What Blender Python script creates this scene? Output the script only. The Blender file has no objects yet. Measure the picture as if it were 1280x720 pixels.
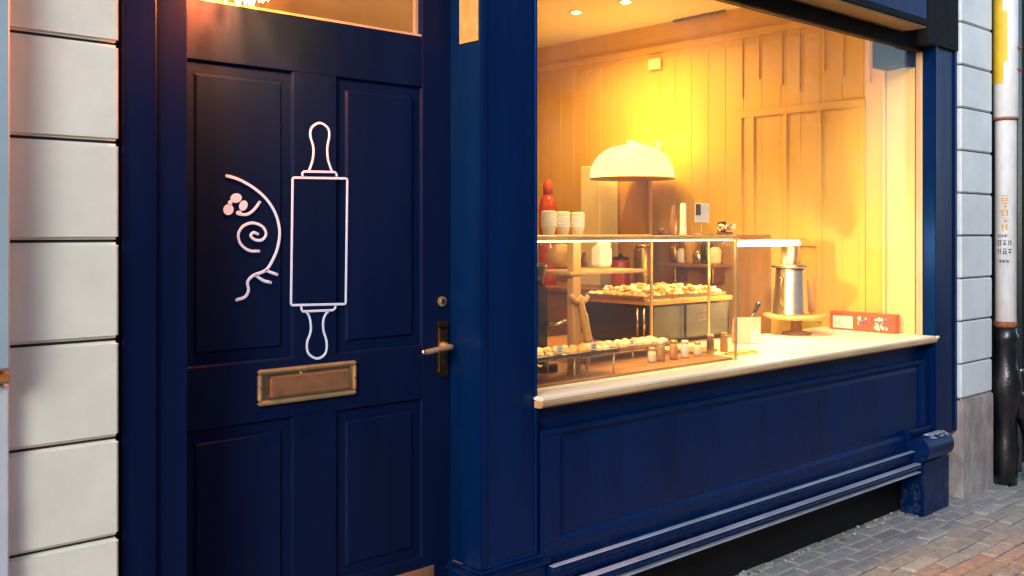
import bpy, bmesh, math, random
from mathutils import Vector, Matrix
random.seed(7)
R = math.radians
S = bpy.context.scene
COL = S.collection

# ------------------------------------------------------------------ measuring
# the camera stands D in front of the shop front at eye height EYE; at() turns a
# measured picture position on a known vertical plane y into metres
D, EYE, F = 2.3, 1.4, 1237.0
YAW = math.atan2(F, 1360.0)
SN, CS = math.sin(YAW), math.cos(YAW)
def at(px, py, y=0.0):
    r = (px-640)/F
    t = (D+y)/(CS-r*SN)
    return (t*(SN+r*CS), EYE-(py-290)/F*t)
def atx(px, py, x):
    r = (px-640)/F
    t = x/(SN+r*CS)
    return (t*(CS-r*SN)-D, EYE-(py-290)/F*t)

# ------------------------------------------------------------------ materials
def nt(name):
    m = bpy.data.materials.new(name); m.use_nodes = True
    t = m.node_tree; b = t.nodes['Principled BSDF']
    return m, t, b
def mat(name, col, rough=.5, metal=0., var=.0, scale=8., bump=0., bscale=40., coat=0., spec=.5,
        emit=None, es=0., tr=0., tint=None, dirt=False, stretch=(1,1,1), rvar=0.):
    m, t, b = nt(name)
    b.inputs['Roughness'].default_value = rough
    b.inputs['Metallic'].default_value = metal
    b.inputs['Coat Weight'].default_value = coat
    b.inputs['Coat Roughness'].default_value = .12
    b.inputs['Specular IOR Level'].default_value = spec
    b.inputs['Base Color'].default_value = (*col, 1)
    if tint: b.inputs['Specular Tint'].default_value = (*tint, 1)
    if tr: b.inputs['Transmission Weight'].default_value = tr
    if emit:
        b.inputs['Emission Color'].default_value = (*emit, 1)
        b.inputs['Emission Strength'].default_value = es
    tc = t.nodes.new('ShaderNodeTexCoord'); mp = t.nodes.new('ShaderNodeMapping')
    mp.inputs['Scale'].default_value = stretch
    t.links.new(tc.outputs['Object'], mp.inputs[0])
    if var or rvar:
        n = t.nodes.new('ShaderNodeTexNoise'); n.inputs['Scale'].default_value = scale
        n.inputs['Detail'].default_value = 6; n.inputs['Roughness'].default_value = .62
        t.links.new(mp.outputs[0], n.inputs['Vector'])
        if var:
            r = t.nodes.new('ShaderNodeMapRange')
            r.inputs[1].default_value = .3; r.inputs[2].default_value = .7
            r.inputs[3].default_value = 1-var; r.inputs[4].default_value = 1+var
            t.links.new(n.outputs['Fac'], r.inputs[0])
            mx = t.nodes.new('ShaderNodeVectorMath'); mx.operation = 'SCALE'
            mx.inputs[0].default_value = col
            t.links.new(r.outputs[0], mx.inputs['Scale'])
            t.links.new(mx.outputs[0], b.inputs['Base Color'])
        if rvar:
            r = t.nodes.new('ShaderNodeMapRange')
            r.inputs[1].default_value = .3; r.inputs[2].default_value = .7
            r.inputs[3].default_value = max(.02, rough-rvar); r.inputs[4].default_value = rough+rvar
            t.links.new(n.outputs['Fac'], r.inputs[0]); t.links.new(r.outputs[0], b.inputs['Roughness'])
    if dirt:     # dust and splashes on the lowest 40 cm, broken up by noise, plus faint runs
        sep = t.nodes.new('ShaderNodeSeparateXYZ'); t.links.new(tc.outputs['Object'], sep.inputs[0])
        zr = t.nodes.new('ShaderNodeMapRange'); zr.inputs[1].default_value = .42; zr.inputs[2].default_value = .0
        zr.inputs[3].default_value = 0; zr.inputs[4].default_value = .55
        t.links.new(sep.outputs[2], zr.inputs[0])
        nd = t.nodes.new('ShaderNodeTexNoise'); nd.inputs['Scale'].default_value = 22; nd.inputs['Detail'].default_value = 9
        nd.inputs['Roughness'].default_value = .7; t.links.new(tc.outputs['Object'], nd.inputs['Vector'])
        nr = t.nodes.new('ShaderNodeMapRange'); nr.inputs[1].default_value = .50; nr.inputs[2].default_value = .72
        t.links.new(nd.outputs['Fac'], nr.inputs[0])
        ad = t.nodes.new('ShaderNodeMath'); ad.operation = 'ADD'; ad.inputs[1].default_value = .012
        t.links.new(zr.outputs[0], ad.inputs[0])
        ml = t.nodes.new('ShaderNodeMath'); ml.operation = 'MULTIPLY'
        t.links.new(ad.outputs[0], ml.inputs[0]); t.links.new(nr.outputs[0], ml.inputs[1])
        mc_ = t.nodes.new('ShaderNodeMix'); mc_.data_type = 'RGBA'
        t.links.new(ml.outputs[0], mc_.inputs[0]); t.links.new(b.inputs['Base Color'].links[0].from_socket, mc_.inputs[6])
        mc_.inputs[7].default_value = (.13,.125,.12,1) if col[0] < .3 else (.38,.33,.26,1)
        t.links.new(mc_.outputs[2], b.inputs['Base Color'])
    if bump:
        n2 = t.nodes.new('ShaderNodeTexNoise'); n2.inputs['Scale'].default_value = bscale
        n2.inputs['Detail'].default_value = 5
        t.links.new(mp.outputs[0], n2.inputs['Vector'])
        bp = t.nodes.new('ShaderNodeBump'); bp.inputs['Strength'].default_value = bump
        bp.inputs['Distance'].default_value = .01
        t.links.new(n2.outputs['Fac'], bp.inputs['Height'])
        t.links.new(bp.outputs[0], b.inputs['Normal'])
    return m
def glassmat(name, tint=(1,1,1), refl=1.0, rough=.0, dust=0.):
    m = bpy.data.materials.new(name); m.use_nodes = True
    t = m.node_tree; t.nodes.clear()
    o = t.nodes.new('ShaderNodeOutputMaterial'); mx = t.nodes.new('ShaderNodeMixShader')
    tr = t.nodes.new('ShaderNodeBsdfTransparent'); gl = t.nodes.new('ShaderNodeBsdfGlossy')
    lw = t.nodes.new('ShaderNodeLayerWeight'); lw.inputs[0].default_value = .5     # Schlick, same for both faces
    pw = t.nodes.new('ShaderNodeMath'); pw.operation = 'POWER'; pw.inputs[1].default_value = 5
    fr = t.nodes.new('ShaderNodeMath'); fr.operation = 'MULTIPLY_ADD'; fr.inputs[1].default_value = .96; fr.inputs[2].default_value = .04
    t.links.new(lw.outputs['Facing'], pw.inputs[0]); t.links.new(pw.outputs[0], fr.inputs[0])
    mu = t.nodes.new('ShaderNodeMath'); mu.operation = 'MULTIPLY'; mu.inputs[1].default_value = refl
    tr.inputs[0].default_value = (*tint, 1); gl.inputs['Roughness'].default_value = rough
    t.links.new(fr.outputs[0], mu.inputs[0]); t.links.new(mu.outputs[0], mx.inputs[0])
    t.links.new(tr.outputs[0], mx.inputs[1]); t.links.new(gl.outputs[0], mx.inputs[2])
    if dust:      # thin uneven dust film, added to give the pane a hazy veil
        df = t.nodes.new('ShaderNodeBsdfDiffuse'); df.inputs[0].default_value = (.8,.78,.74,1)
        tc = t.nodes.new('ShaderNodeTexCoord'); mp = t.nodes.new('ShaderNodeMapping'); mp.inputs['Rotation'].default_value = (0,R(35),0); mp.inputs['Scale'].default_value = (1,1,3)
        n = t.nodes.new('ShaderNodeTexNoise'); n.inputs['Scale'].default_value = 2.2; n.inputs['Detail'].default_value = 7
        r = t.nodes.new('ShaderNodeMapRange'); r.inputs[1].default_value = .35; r.inputs[2].default_value = .75; r.inputs[3].default_value = dust*.3; r.inputs[4].default_value = dust*1.6
        m2 = t.nodes.new('ShaderNodeMixShader')
        t.links.new(tc.outputs['Object'], mp.inputs[0]); t.links.new(mp.outputs[0], n.inputs['Vector']); t.links.new(n.outputs['Fac'], r.inputs[0])
        t.links.new(r.outputs[0], m2.inputs[0]); t.links.new(mx.outputs[0], m2.inputs[1]); t.links.new(df.outputs[0], m2.inputs[2])
        t.links.new(m2.outputs[0], o.inputs[0])
    else:
        t.links.new(mx.outputs[0], o.inputs[0])
    return m
def attrmat(name, rough=.7, bump=.4, bscale=60, var=.2):
    m = mat(name, (.5,.5,.5), rough, var=var, scale=25, bump=bump, bscale=bscale)
    t = m.node_tree
    a = t.nodes.new('ShaderNodeAttribute'); a.attribute_name = 'tint'
    for n in t.nodes:
        if n.type == 'VECT_MATH': t.links.new(a.outputs['Color'], n.inputs[0])
    return m

NAVY = (.0006, .0125, .062)
M = dict(
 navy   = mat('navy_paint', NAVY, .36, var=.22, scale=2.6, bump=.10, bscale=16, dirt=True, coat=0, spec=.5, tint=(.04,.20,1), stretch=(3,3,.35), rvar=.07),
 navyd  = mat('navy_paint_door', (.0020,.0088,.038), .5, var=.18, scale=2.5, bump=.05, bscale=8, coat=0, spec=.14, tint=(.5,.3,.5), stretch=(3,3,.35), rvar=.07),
 navye  = mat('worn_highlight_paint', (.34,.38,.46), .5, var=.35, scale=9, bump=.25, bscale=50, stretch=(.35,1,1)),  # flaked paint, also the pale tone of painted edge highlights
 black  = mat('matt_black', (.006,.006,.007), .7, var=.4, scale=9, bump=.3, bscale=40, spec=.2),  # near-black base with mottled tone
 iron   = mat('black_iron', (.008,.009,.011), .3, var=.3, scale=20, bump=.25, bscale=60, coat=.3),
 stone  = mat('cream_stone', (.80,.765,.635), .75, var=.085, scale=4.5, dirt=True, bump=.12, bscale=25),
 stoneb = mat('pale_stone', (.71,.755,.765), .75, var=.09, scale=5, dirt=True, bump=.1, bscale=25),
 joint  = mat('joint_dark', (.045,.038,.03), .95),  # dark backing in the joints between blocks
 plinth = mat('plinth_concrete', (.36,.31,.29), .85, var=.35, scale=14, bump=.5, bscale=60, stretch=(1,1,.5)),
 shutter= mat('grey_blue_paint', (.33,.43,.48), .6, var=.08, scale=4, bump=.05),
 render = mat('pale_render', (.52,.57,.60), .8, var=.06, scale=6, bump=.1),
 brass  = mat('brass', (.74,.54,.26), .38, .8, var=.10, scale=30, bump=.1, bscale=80, rvar=.1),
 brassd = mat('aged_brass', (.40,.24,.06), .32, 1., var=.35, scale=40, bump=.12, bscale=80),
 copper = mat('copper_flap', (.66,.37,.17), .34, .85, var=.12, scale=30, bump=.04, rvar=.08),
 steel  = mat('steel', (.62,.52,.38), .25, 1., var=.1, scale=20),
 white  = mat('white_vinyl', (.52,.72,.95), .5, var=.04, scale=20),
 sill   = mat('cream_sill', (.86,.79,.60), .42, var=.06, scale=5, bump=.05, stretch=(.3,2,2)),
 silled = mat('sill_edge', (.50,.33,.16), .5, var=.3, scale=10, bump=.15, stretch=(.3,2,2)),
 ochre  = mat('ochre_wall', (.74,.46,.075), .6, var=.06, scale=2, bump=.03, stretch=(3,3,.4)),
 cream  = mat('cream_ceiling', (.90,.80,.46), .75, var=.03, scale=2, bump=.03),
 reveal = mat('cream_reveal', (.80,.60,.24), .5, var=.04, scale=3),
 bead   = mat('warm_bead', (.62,.40,.22), .45, var=.1),
 soffit = mat('timber_soffit', (.17,.11,.055), .5, var=.3, scale=6, bump=.1, stretch=(.3,2,2)),
 wood   = mat('honey_wood', (.52,.28,.07), .45, var=.22, scale=5, bump=.08, stretch=(4,4,.4)),
 woodd  = mat('brown_wood', (.30,.12,.03), .5, var=.3, scale=5, bump=.1, stretch=(.5,4,4)),
 oak    = mat('pale_oak', (.48,.28,.10), .45, var=.2, scale=6, bump=.08, stretch=(.5,4,4)),
  amber  = mat('amber_board', (.66,.36,.07), .5, var=.2, scale=4, stretch=(1,1,.3)),
 dado   = mat('amber_dado', (.42,.20,.045), .5, var=.25, scale=3, stretch=(1,3,.4)),
 dark   = mat('dark_enamel', (.022,.014,.010), .3, var=.2, coat=.4),
 grey   = mat('grey_panel', (.11,.105,.085), .4, var=.15),
 choc   = mat('chocolate', (.10,.03,.015), .5, var=.3, scale=30, bump=.3),
 paper  = mat('paper', (.85,.78,.62), .8, var=.05),
 card   = mat('card', (.80,.52,.38), .8, var=.08),
 red    = mat('red_print', (.55,.09,.03), .5, var=.1),
 redb   = mat('red_bottle', (.52,.06,.02), .2, var=.1, coat=.5),
 blue   = mat('blue_print', (.16,.2,.55), .6),
 pastry = mat('pastry', (.62,.34,.09), .6, var=.35, scale=30, bump=.6, bscale=70),
 icing  = mat('icing', (.86,.74,.46), .55, var=.25, scale=40, bump=.5, bscale=90),
 crust  = mat('bread_crust', (.62,.33,.10), .6, var=.35, scale=14, bump=.5, bscale=50),
 leaf   = mat('leaf', (.12,.13,.04), .6, var=.3),
 petal  = mat('petal', (.85,.55,.42), .6, var=.15),
 pvc    = mat('white_pipe', (.70,.69,.67), .45, var=.14, scale=14, bump=.1, stretch=(1,1,.4)),
 rust   = mat('rust', (.28,.09,.03), .8, var=.5, scale=50, bump=.5),
 yellow = mat('yellow_tape', (.75,.48,.03), .5, var=.12, scale=12),
 orange = mat('orange_print', (.65,.30,.02), .6),
 ink    = mat('black_ink', (.02,.02,.025), .7),
 brickw = mat('old_brick', (.24,.25,.26), .85, var=.3, scale=5, bump=.3),
 pane   = mat('dark_pane', (.02,.025,.03), .06, spec=.9),
 sand   = mat('joint_sand', (.05,.047,.045), .95, var=.3, scale=40, bump=.4),
 floor  = mat('shop_floor', (.28,.16,.08), .45, var=.2),
 grit   = mat('grit', (.42,.40,.37), .9, var=.3, scale=30),
 glow   = mat('lamp_glass', (.3,.22,.08), .5, emit=(1,.58,.13), es=2.1),
 hot    = mat('lamp_tube', (1,1,1), .5, emit=(1,.72,.36), es=22.),
  strip  = mat('case_strip', (1,1,1), .5, emit=(1,.62,.26), es=6.),
 crystal= mat('lit_crystal', (1,.9,.7), .1, emit=(1,.66,.2), es=5.),
 glass  = glassmat('window_glass', (1,.995,.985), 1.0, 0, .028),
 cglass = glassmat('case_glass', (.995,.99,.96), 1.0, .01),
 setts  = attrmat('paving_bricks', .72, .5, 70, .22),
)

# ------------------------------------------------------------------ mesh building
class MB:
    def __init__(s): s.bm = bmesh.new(); s.mats = []
    def _mi(s, m):
        if m is None: return 0
        if m not in s.mats: s.mats.append(m)
        return s.mats.index(m)
    def _merge(s, b, m=None, smooth=False, mw=None):
        if mw: bmesh.ops.transform(b, matrix=mw, verts=b.verts)
        i = s._mi(m)
        for f in b.faces: f.material_index = i; f.smooth = smooth
        me = bpy.data.meshes.new('t'); b.to_mesh(me); b.free()
        s.bm.from_mesh(me); bpy.data.meshes.remove(me)
    def box(s, x0, x1, y0, y1, z0, z1, bev=.002, m=None, rot=None, seg=1):
        b = bmesh.new(); bmesh.ops.create_cube(b, size=1)
        sx, sy, sz = x1-x0, y1-y0, z1-z0
        bmesh.ops.scale(b, vec=(sx, sy, sz), verts=b.verts)
        if bev: bmesh.ops.bevel(b, geom=b.edges[:], offset=min(bev, sx*.4, sy*.4, sz*.4), segments=seg, affect='EDGES')
        c = Matrix.Translation(((x0+x1)/2, (y0+y1)/2, (z0+z1)/2))
        if rot: c = c @ rot
        s._merge(b, m, False, c); return s
    def lathe(s, cx, cy, prof, n=24, m=None, axis='z', smooth=True, sx=1, sy=1):
        b = bmesh.new(); rings = []
        for r, h in prof:
            ring = []
            for k in range(n):
                a = 2*math.pi*k/n
                ring.append(b.verts.new((r*math.cos(a)*sx, r*math.sin(a)*sy, h)))
            rings.append(ring)
        for a_, b_ in zip(rings, rings[1:]):
            for k in range(n): b.faces.new((a_[k], a_[(k+1)%n], b_[(k+1)%n], b_[k]))
        b.faces.new(rings[0][::-1]); b.faces.new(rings[-1])
        mw = Matrix.Translation((cx, cy, 0))
        s._merge(b, m, smooth, mw); return s
    def tube(s, pts, r, n=10, m=None, closed=False, flat=None):
        # round tube, or a flat ribbon in an x-z plane when flat=thickness
        pts = [Vector(p) for p in pts]; b = bmesh.new(); rings = []; N = len(pts)
        for i, p in enumerate(pts):
            a = pts[(i-1) % N] if (closed or i) else p
            c = pts[(i+1) % N] if (closed or i < N-1) else p
            d = (c-a).normalized()
            rr = r[i] if isinstance(r, (list, tuple)) else r
            if flat:
                nrm = Vector((-d.z, 0, d.x))
                ring = [b.verts.new(p+nrm*rr), b.verts.new(p+nrm*rr*.8+Vector((0,-flat,0))),
                        b.verts.new(p-nrm*rr*.8+Vector((0,-flat,0))), b.verts.new(p-nrm*rr)]
            else:
                up = Vector((0,0,1)) if abs(d.z) < .9 else Vector((1,0,0))
                u = d.cross(up).normalized(); v = d.cross(u)
                ring = [b.verts.new(p+(u*math.cos(2*math.pi*k/n)+v*math.sin(2*math.pi*k/n))*rr) for k in range(n)]
            rings.append(ring)
        prs = list(zip(rings, rings[1:])) + ([(rings[-1], rings[0])] if closed else [])
        for a_, b_ in prs:
            L = len(a_)
            for k in range(L): b.faces.new((a_[k], a_[(k+1)%L], b_[(k+1)%L], b_[k]))
        if not closed: b.faces.new(rings[0][::-1]); b.faces.new(rings[-1])
        bmesh.ops.recalc_face_normals(b, faces=b.faces)
        s._merge(b, m, not flat); return s
    def prism_x(s, prof, x0, x1, m=None, smooth=False, bev=0):
        # closed (y,z) outline run along x
        b = bmesh.new()
        A = [b.verts.new((x0, y, z)) for y, z in prof]; B = [b.verts.new((x1, y, z)) for y, z in prof]
        n = len(prof)
        for k in range(n):
            f = b.faces.new((A[k], A[(k+1)%n], B[(k+1)%n], B[k]))
        b.faces.new(A[::-1]); b.faces.new(B)
        bmesh.ops.recalc_face_normals(b, faces=b.faces)
        if bev: bmesh.ops.bevel(b, geom=b.edges[:], offset=bev, segments=1, affect='EDGES')
        s._merge(b, m, smooth); return s
    def panel(s, x0, x1, z0, z1, y, m=None, lip=.010, depth=.012, w=.03, field=.002, bev=.022):
        # recessed panel with a quirk, a flat border and a raised field; front looks to -y
        L = [(0, y), (lip, y+depth), (w, y+depth), (w+bev, y+field)]
        b = bmesh.new(); rings = []
        for d, yy in L:
            rings.append([b.verts.new(p) for p in ((x0+d,yy,z0+d),(x1-d,yy,z0+d),(x1-d,yy,z1-d),(x0+d,yy,z1-d))])
        for a_, c_ in zip(rings, rings[1:]):
            for k in range(4): b.faces.new((a_[k], a_[(k+1)%4], c_[(k+1)%4], c_[k]))
        b.faces.new(rings[-1])
        back = [b.verts.new(p) for p in ((x0,y+.03,z0),(x1,y+.03,z0),(x1,y+.03,z1),(x0,y+.03,z1))]
        for k in range(4): b.faces.new((rings[0][(k+1)%4], rings[0][k], back[k], back[(k+1)%4]))
        b.faces.new(back[::-1])
        bmesh.ops.recalc_face_normals(b, faces=b.faces)
        s._merge(b, m); return s
    def disc(s, cx, cz, y, rx, rz, th, m=None, n=16, rot=0, bulge=None):
        b = bmesh.new(); f_, k_ = [], []
        for k in range(n):
            a = 2*math.pi*k/n
            u, v = rx*math.cos(a), rz*math.sin(a)
            x = cx+u*math.cos(rot)-v*math.sin(rot); z = cz+u*math.sin(rot)+v*math.cos(rot)
            f_.append(b.verts.new((x, y-th, z))); k_.append(b.verts.new((x, y, z)))
        b.faces.new(f_); b.faces.new(k_[::-1])
        for k in range(n): b.faces.new((f_[k], k_[k], k_[(k+1)%n], f_[(k+1)%n]))
        bmesh.ops.recalc_face_normals(b, faces=b.faces)
        s._merge(b, m); return s
    def blob(s, x, y, z, rx, ry, rz, m=None, sub=2, j=.12, rng=random):
        b = bmesh.new(); bmesh.ops.create_icosphere(b, subdivisions=sub, radius=1)
        for v in b.verts: v.co *= 1+rng.uniform(-j, j)
        bmesh.ops.scale(b, vec=(rx, ry, rz), verts=b.verts)
        s._merge(b, m, True, Matrix.Translation((x,y,z)) @ Matrix.Rotation(rng.uniform(0,3), 4, 'Z')); return s
    def build(s, name, m=None, parent=None, loc=None):
        # parent: root Empty (or a part of it). Meshes are written relative to the root
        org = Vector((0,0,0))
        if parent:
            p = parent
            while p: org += p.location; p = p.parent
        elif loc: org = Vector(loc)
        for v in s.bm.verts: v.co -= org
        me = bpy.data.meshes.new(name); s.bm.to_mesh(me); s.bm.free()
        mats = s.mats or [m]
        if s.mats and m and m not in s.mats: pass
        for k in mats: me.materials.append(M[k])
        o = bpy.data.objects.new(name, me); COL.objects.link(o)
        if parent: o.parent = parent
        elif loc: o.location = loc
        return o
def tag(o, label=None, cat=None, group=None, kind=None):
    if label: o['label'] = label
    if cat: o['category'] = cat
    if group: o['group'] = group
    if kind: o['kind'] = kind
    return o
def empty(name, loc, label, cat, group=None):
    o = bpy.data.objects.new(name, None); COL.objects.link(o); o.location = loc
    o.empty_display_size = .1
    return tag(o, label, cat, group)
def light(name, loc, power, col, size=.05, parent=None, spot=None):
    l = bpy.data.lights.new(name, 'SPOT' if spot else 'POINT'); l.energy = power; l.color = col
    l.shadow_soft_size = size
    if spot: l.spot_size = R(spot); l.spot_blend = .6
    o = bpy.data.objects.new(name, l); COL.objects.link(o)
    org = Vector((0,0,0)); p = parent
    while p: org += p.location; p = p.parent
    o.location = Vector(loc)-org; o.parent = parent
    return o
def smooth(pts, n=6, closed=False):
    P = [Vector(p) for p in pts]; out = []; N = len(P)
    rng = range(N) if closed else range(N-1)
    for i in rng:
        p0 = P[(i-1)%N] if (closed or i) else P[i]; p1 = P[i]; p2 = P[(i+1)%N]
        p3 = P[(i+2)%N] if (closed or i+2 < N) else P[i+1]
        for k in range(n):
            t = k/n
            out.append(.5*((2*p1)+(-p0+p2)*t+(2*p0-5*p1+4*p2-p3)*t*t+(-p0+3*p1-3*p2+p3)*t**3))
    if not closed: out.append(P[-1])
    return out

# ================================================================== SETTING
gs = MB(); gs.box(-60, 80, -60, 60, -.30, -.024, 0)
tag(gs.build('ground', 'sand'), kind='structure')

def paving():
    b = bmesh.new(); lay = b.loops.layers.float_color.new('tint')
    L, W, g = .205, .072, .005
    rng = random.Random(3)
    row = 0; y = .10
    while y > -3.6:
        off = (row*.5 + rng.uniform(-.06,.06)) % 1 * L
        x = -1.5 - off
        while x < 9:
            l = L*rng.uniform(.93, 1.06)
            x0, x1, y1, y0 = x, x+l-g, y, y-W+g
            dz = rng.uniform(-.0035, .0035); tx, ty = rng.uniform(-.004,.004), rng.uniform(-.006,.006)
            edge = -.40+.03*math.sin(x*2.3)
            redrow = y < edge + rng.gauss(0,.045)
            if redrow:
                base = rng.choice([(.42,.28,.21),(.43,.30,.23),(.39,.28,.22),(.38,.31,.27)])
            else:
                base = rng.choice([(.32,.305,.28),(.34,.325,.30),(.35,.32,.29),(.30,.285,.265),(.37,.355,.325),(.33,.30,.275)])
            k = rng.uniform(.85, 1.15); c = (base[0]*k, base[1]*k, base[2]*k, 1)
            jit = lambda: rng.uniform(-.0022,.0022)
            P = [(x0+jit(),y0+jit()),(x1+jit(),y0+jit()),(x1+jit(),y1+jit()),(x0+jit(),y1+jit())]
            cx, cy = (x0+x1)/2, (y0+y1)/2
            zt = lambda px,py: dz+(px-cx)*tx*5+(py-cy)*ty*5
            bo = [b.verts.new((px,py,-.03)) for px,py in P]
            mid = [b.verts.new((px,py,zt(px,py)-.006)) for px,py in P]
            q = .007
            top = []
            for px,py in P:
                ax = px+(q if px<cx else -q); ay = py+(q if py<cy else -q)
                top.append(b.verts.new((ax,ay,zt(ax,ay))))
            fs = [b.faces.new(top)]
            for k2 in range(4):
                fs.append(b.faces.new((mid[k2],mid[(k2+1)%4],top[(k2+1)%4],top[k2])))
                fs.append(b.faces.new((bo[k2],bo[(k2+1)%4],mid[(k2+1)%4],mid[k2])))
            for f in fs:
                for lp in f.loops: lp[lay] = c
            x += l
        y -= W; row += 1
    me = bpy.data.meshes.new('pavement'); b.to_mesh(me); b.free(); me.materials.append(M['setts'])
    o = bpy.data.objects.new('pavement', me); COL.objects.link(o); tag(o, kind='structure')
paving()
rd = MB(); rd.box(-30, 40, -30, -3.66, -.02, -.004, 0); tag(rd.build('road', 'sand'), kind='structure')

# crumbs of leaves and mortar along the wall foot
rg = random.Random(9); gb = MB()
for k in range(150):
    x = rg.uniform(2.3, 5.7); s_ = rg.uniform(.003, .010)
    gb.blob(x, .07-abs(rg.gauss(0,.035)), s_*.5, s_*rg.uniform(.8,1.8), s_, s_*.6, 'grit' if rg.random()<.7 else 'leaf', sub=1, j=.3, rng=rg)
tag(gb.build('grit'), kind='stuff', label='crumbs of grit and dry leaf along the foot of the shop front', cat='grit')

# ================================================================== STONE WALLS
JZ = [.479+.2252*k for k in range(-2, 14)]
def stone(name, x0s, yf, z_from, m, label, plinth=None):
    root = empty(name, (x0s[0], 0, 0), label, 'wall')
    b = MB()
    for i in range(len(x0s)-1):
        for z0, z1 in zip(JZ, JZ[1:]):
            if z1 <= z_from+.01: continue
            a = max(z0, z_from)
            b.box(x0s[i]+.003, x0s[i+1]-.003, yf, .12, a+.0035, z1-.0035, .006, seg=2)
    b.build('stone_blocks', m, root)
    c = MB(); c.box(x0s[0]+.01, x0s[-1]-.012, yf+.012, .16, 0, JZ[-1], 0); c.build('mortar_joint', 'joint', root)
    if plinth:
        p = MB(); p.box(x0s[0]+.004, x0s[-1]+.004, yf-.006, .13, -.02, z_from-.002, .008, seg=2); p.build('plinth', 'plinth', root)
    return root
stone('stone_wall', [-1.6, -.75, .0, .862], -.02, .0, 'stone', 'cream stone block wall left of the dark blue door')
stone('stone_wall', [5.236, 5.632], -.045, .522, 'stoneb', 'narrow pale grey stone pier with concrete foot between blue shop front and drainpipe', True)

# shutter at the extreme left and painted wall below it
sx = at(12, 300, -.08)[0]
sh = empty('window_shutter', (0, -.06, 1.11), 'pale grey blue painted shutter at far left on cream stone', 'shutter')
b = MB(); b.box(sx-.06, sx, -.085, -.03, 1.115, 2.9, .004); b.box(-.2, -.14, -.085, -.03, 1.115, 2.9, .004)
b.box(-.14, sx-.06, -.083, -.03, 1.115, 1.19, .003); b.build('frame', 'shutter', sh)
b = MB()
for k in range(38): b.box(-.138, sx-.062, -.074, -.040, 1.205+k*.044, 1.213+k*.044, .001, rot=Matrix.Rotation(R(-35), 4, 'X'))
b.build('louvre_slats', 'shutter', sh)
b = MB(); b.box(-.3, sx+.004, -.07, -.024, 1.085, 1.108, .003); tag(b.build('window_ledge', 'woodd', loc=(.1,-.05,1.085)), 'thin brown ledge just under the grey blue shutter', 'ledge')
b = MB(); b.box(-.4, at(12,600,-.05)[0], -.05, -.024, 0, 1.08, .004); tag(b.build('wall_panel', 'render', loc=(.1,-.04,0)), 'pale blue white painted panel below the shutter at far left', 'wall panel')

# ================================================================== SHOP FRONT
XP1, XP2 = 1.966, 2.205           # pilaster between door and window
XR1, XR2 = 4.975, 5.225           # right pilaster
GY = .05
sf = empty('shop_front', (3.0, 0, 0), 'dark navy blue painted wooden shop front with panelled door and big lit window', 'shop front')
def part(name, m, b, parent=sf, label=None):
    o = b.build(name, m, parent)
    if label: o['label'] = label
    return o
# left jamb pilaster
b = MB(); b.box(.874, .955, 0, .16, -.01, 2.75, .003); b.box(.955, 1.036, .012, .16, -.01, 2.75, .002)
part('door_jamb', 'navyd', b)
b = MB(); b.box(.860, .876, .03, .15, 0, 2.75, 0); part('gap_strip', 'black', b)
# middle pilaster with its panel
b = MB()
b.box(XP1, XP1+.026, 0, .185, .36, 2.75, .004, seg=2)
b.box(XP2-.012, XP2, 0, .06, .36, 2.75, .003)
b.box(XP1+.026, XP2-.012, .006, .185, .36, 2.75, .001)
b.box(XP1+.026, XP2-.012, 0, .01, .345, .372, .003)
b.box(XP2, XP2+.016, .018, .07, .36, 2.45, .002)
part('pilaster', 'navy', b)
b = MB()
b.box(XP1-.012, XP2+.020, -.018, .185, .0, .335, .003)
b.box(XP1-.020, XP2+.030, -.034, .185, .335, .352, .005, seg=2)
b.box(XP1-.010, XP2+.016, -.012, .185, .352, .362, .003)
part('pilaster_base', 'navy', b)
# tan strip painting the warm glow on the reveal beside the transom
b = MB(); b.box(XP1-.006, XP1, .012, .10, 1.987, 2.7, .001); part('reveal_glow_strip', 'oak', b)
# right pilaster
b = MB()
b.box(XR1, XR1+.03, -.03, .10, .36, 2.75, .003, seg=2); b.box(XR2-.03, XR2, -.03, .10, .36, 2.75, .003, seg=2)
b.box(XR1+.03, XR2-.03, -.022, .10, .36, 2.75, .001)
part('pilaster', 'navy', b)
# scroll console at the foot of the right pilaster
b = MB()
pr = []
for k in range(0, 19):
    a = R(-60+k*11.6); pr.append((-.060-.054*math.cos(a), .335+.060*math.sin(a)))
pr = [(.05, .25), (-.05, .262)] + pr + [(-.02, .42), (.05, .42)]
b.prism_x(pr, 4.72, 5.0, bev=.003)
b.box(4.775, 5.06, -.060, .06, -.012, .262, .004)
part('console', 'navy', b)
b = MB(); rr = random.Random(4)
for k in range(60):
    a = R(rr.uniform(48, 118)); x = rr.uniform(4.80, 4.985)
    b.blob(x, -.060-.0545*math.cos(a), .335+.0605*math.sin(a), rr.uniform(.006,.018), rr.uniform(.004,.010), .0016, sub=1, j=.3, rng=rr)
part('flaking_paint', 'navye', b)
# stall riser with one long panel
RX0, RX1 = XP2+.016, XR1
b = MB()
b.box(RX0, RX1, .032, .09, .755, .836, .002)
b.box(RX0, RX1, .0, .09, .315, .385, .002)
b.box(RX0, RX0+.085, .0, .09, .385, .736, .002); b.box(RX0, RX1, .0, .09, .736, .7555, .002); b.box(RX1-.085, RX1, .0, .09, .385, .736, .002)
part('stall_riser', 'navy', b)
b = MB(); b.panel(RX0+.085, RX1-.085, .385, .736, .001, lip=.012, depth=.014, w=.020, field=.012, bev=.012)
part('riser_panel', 'navy', b)
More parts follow.
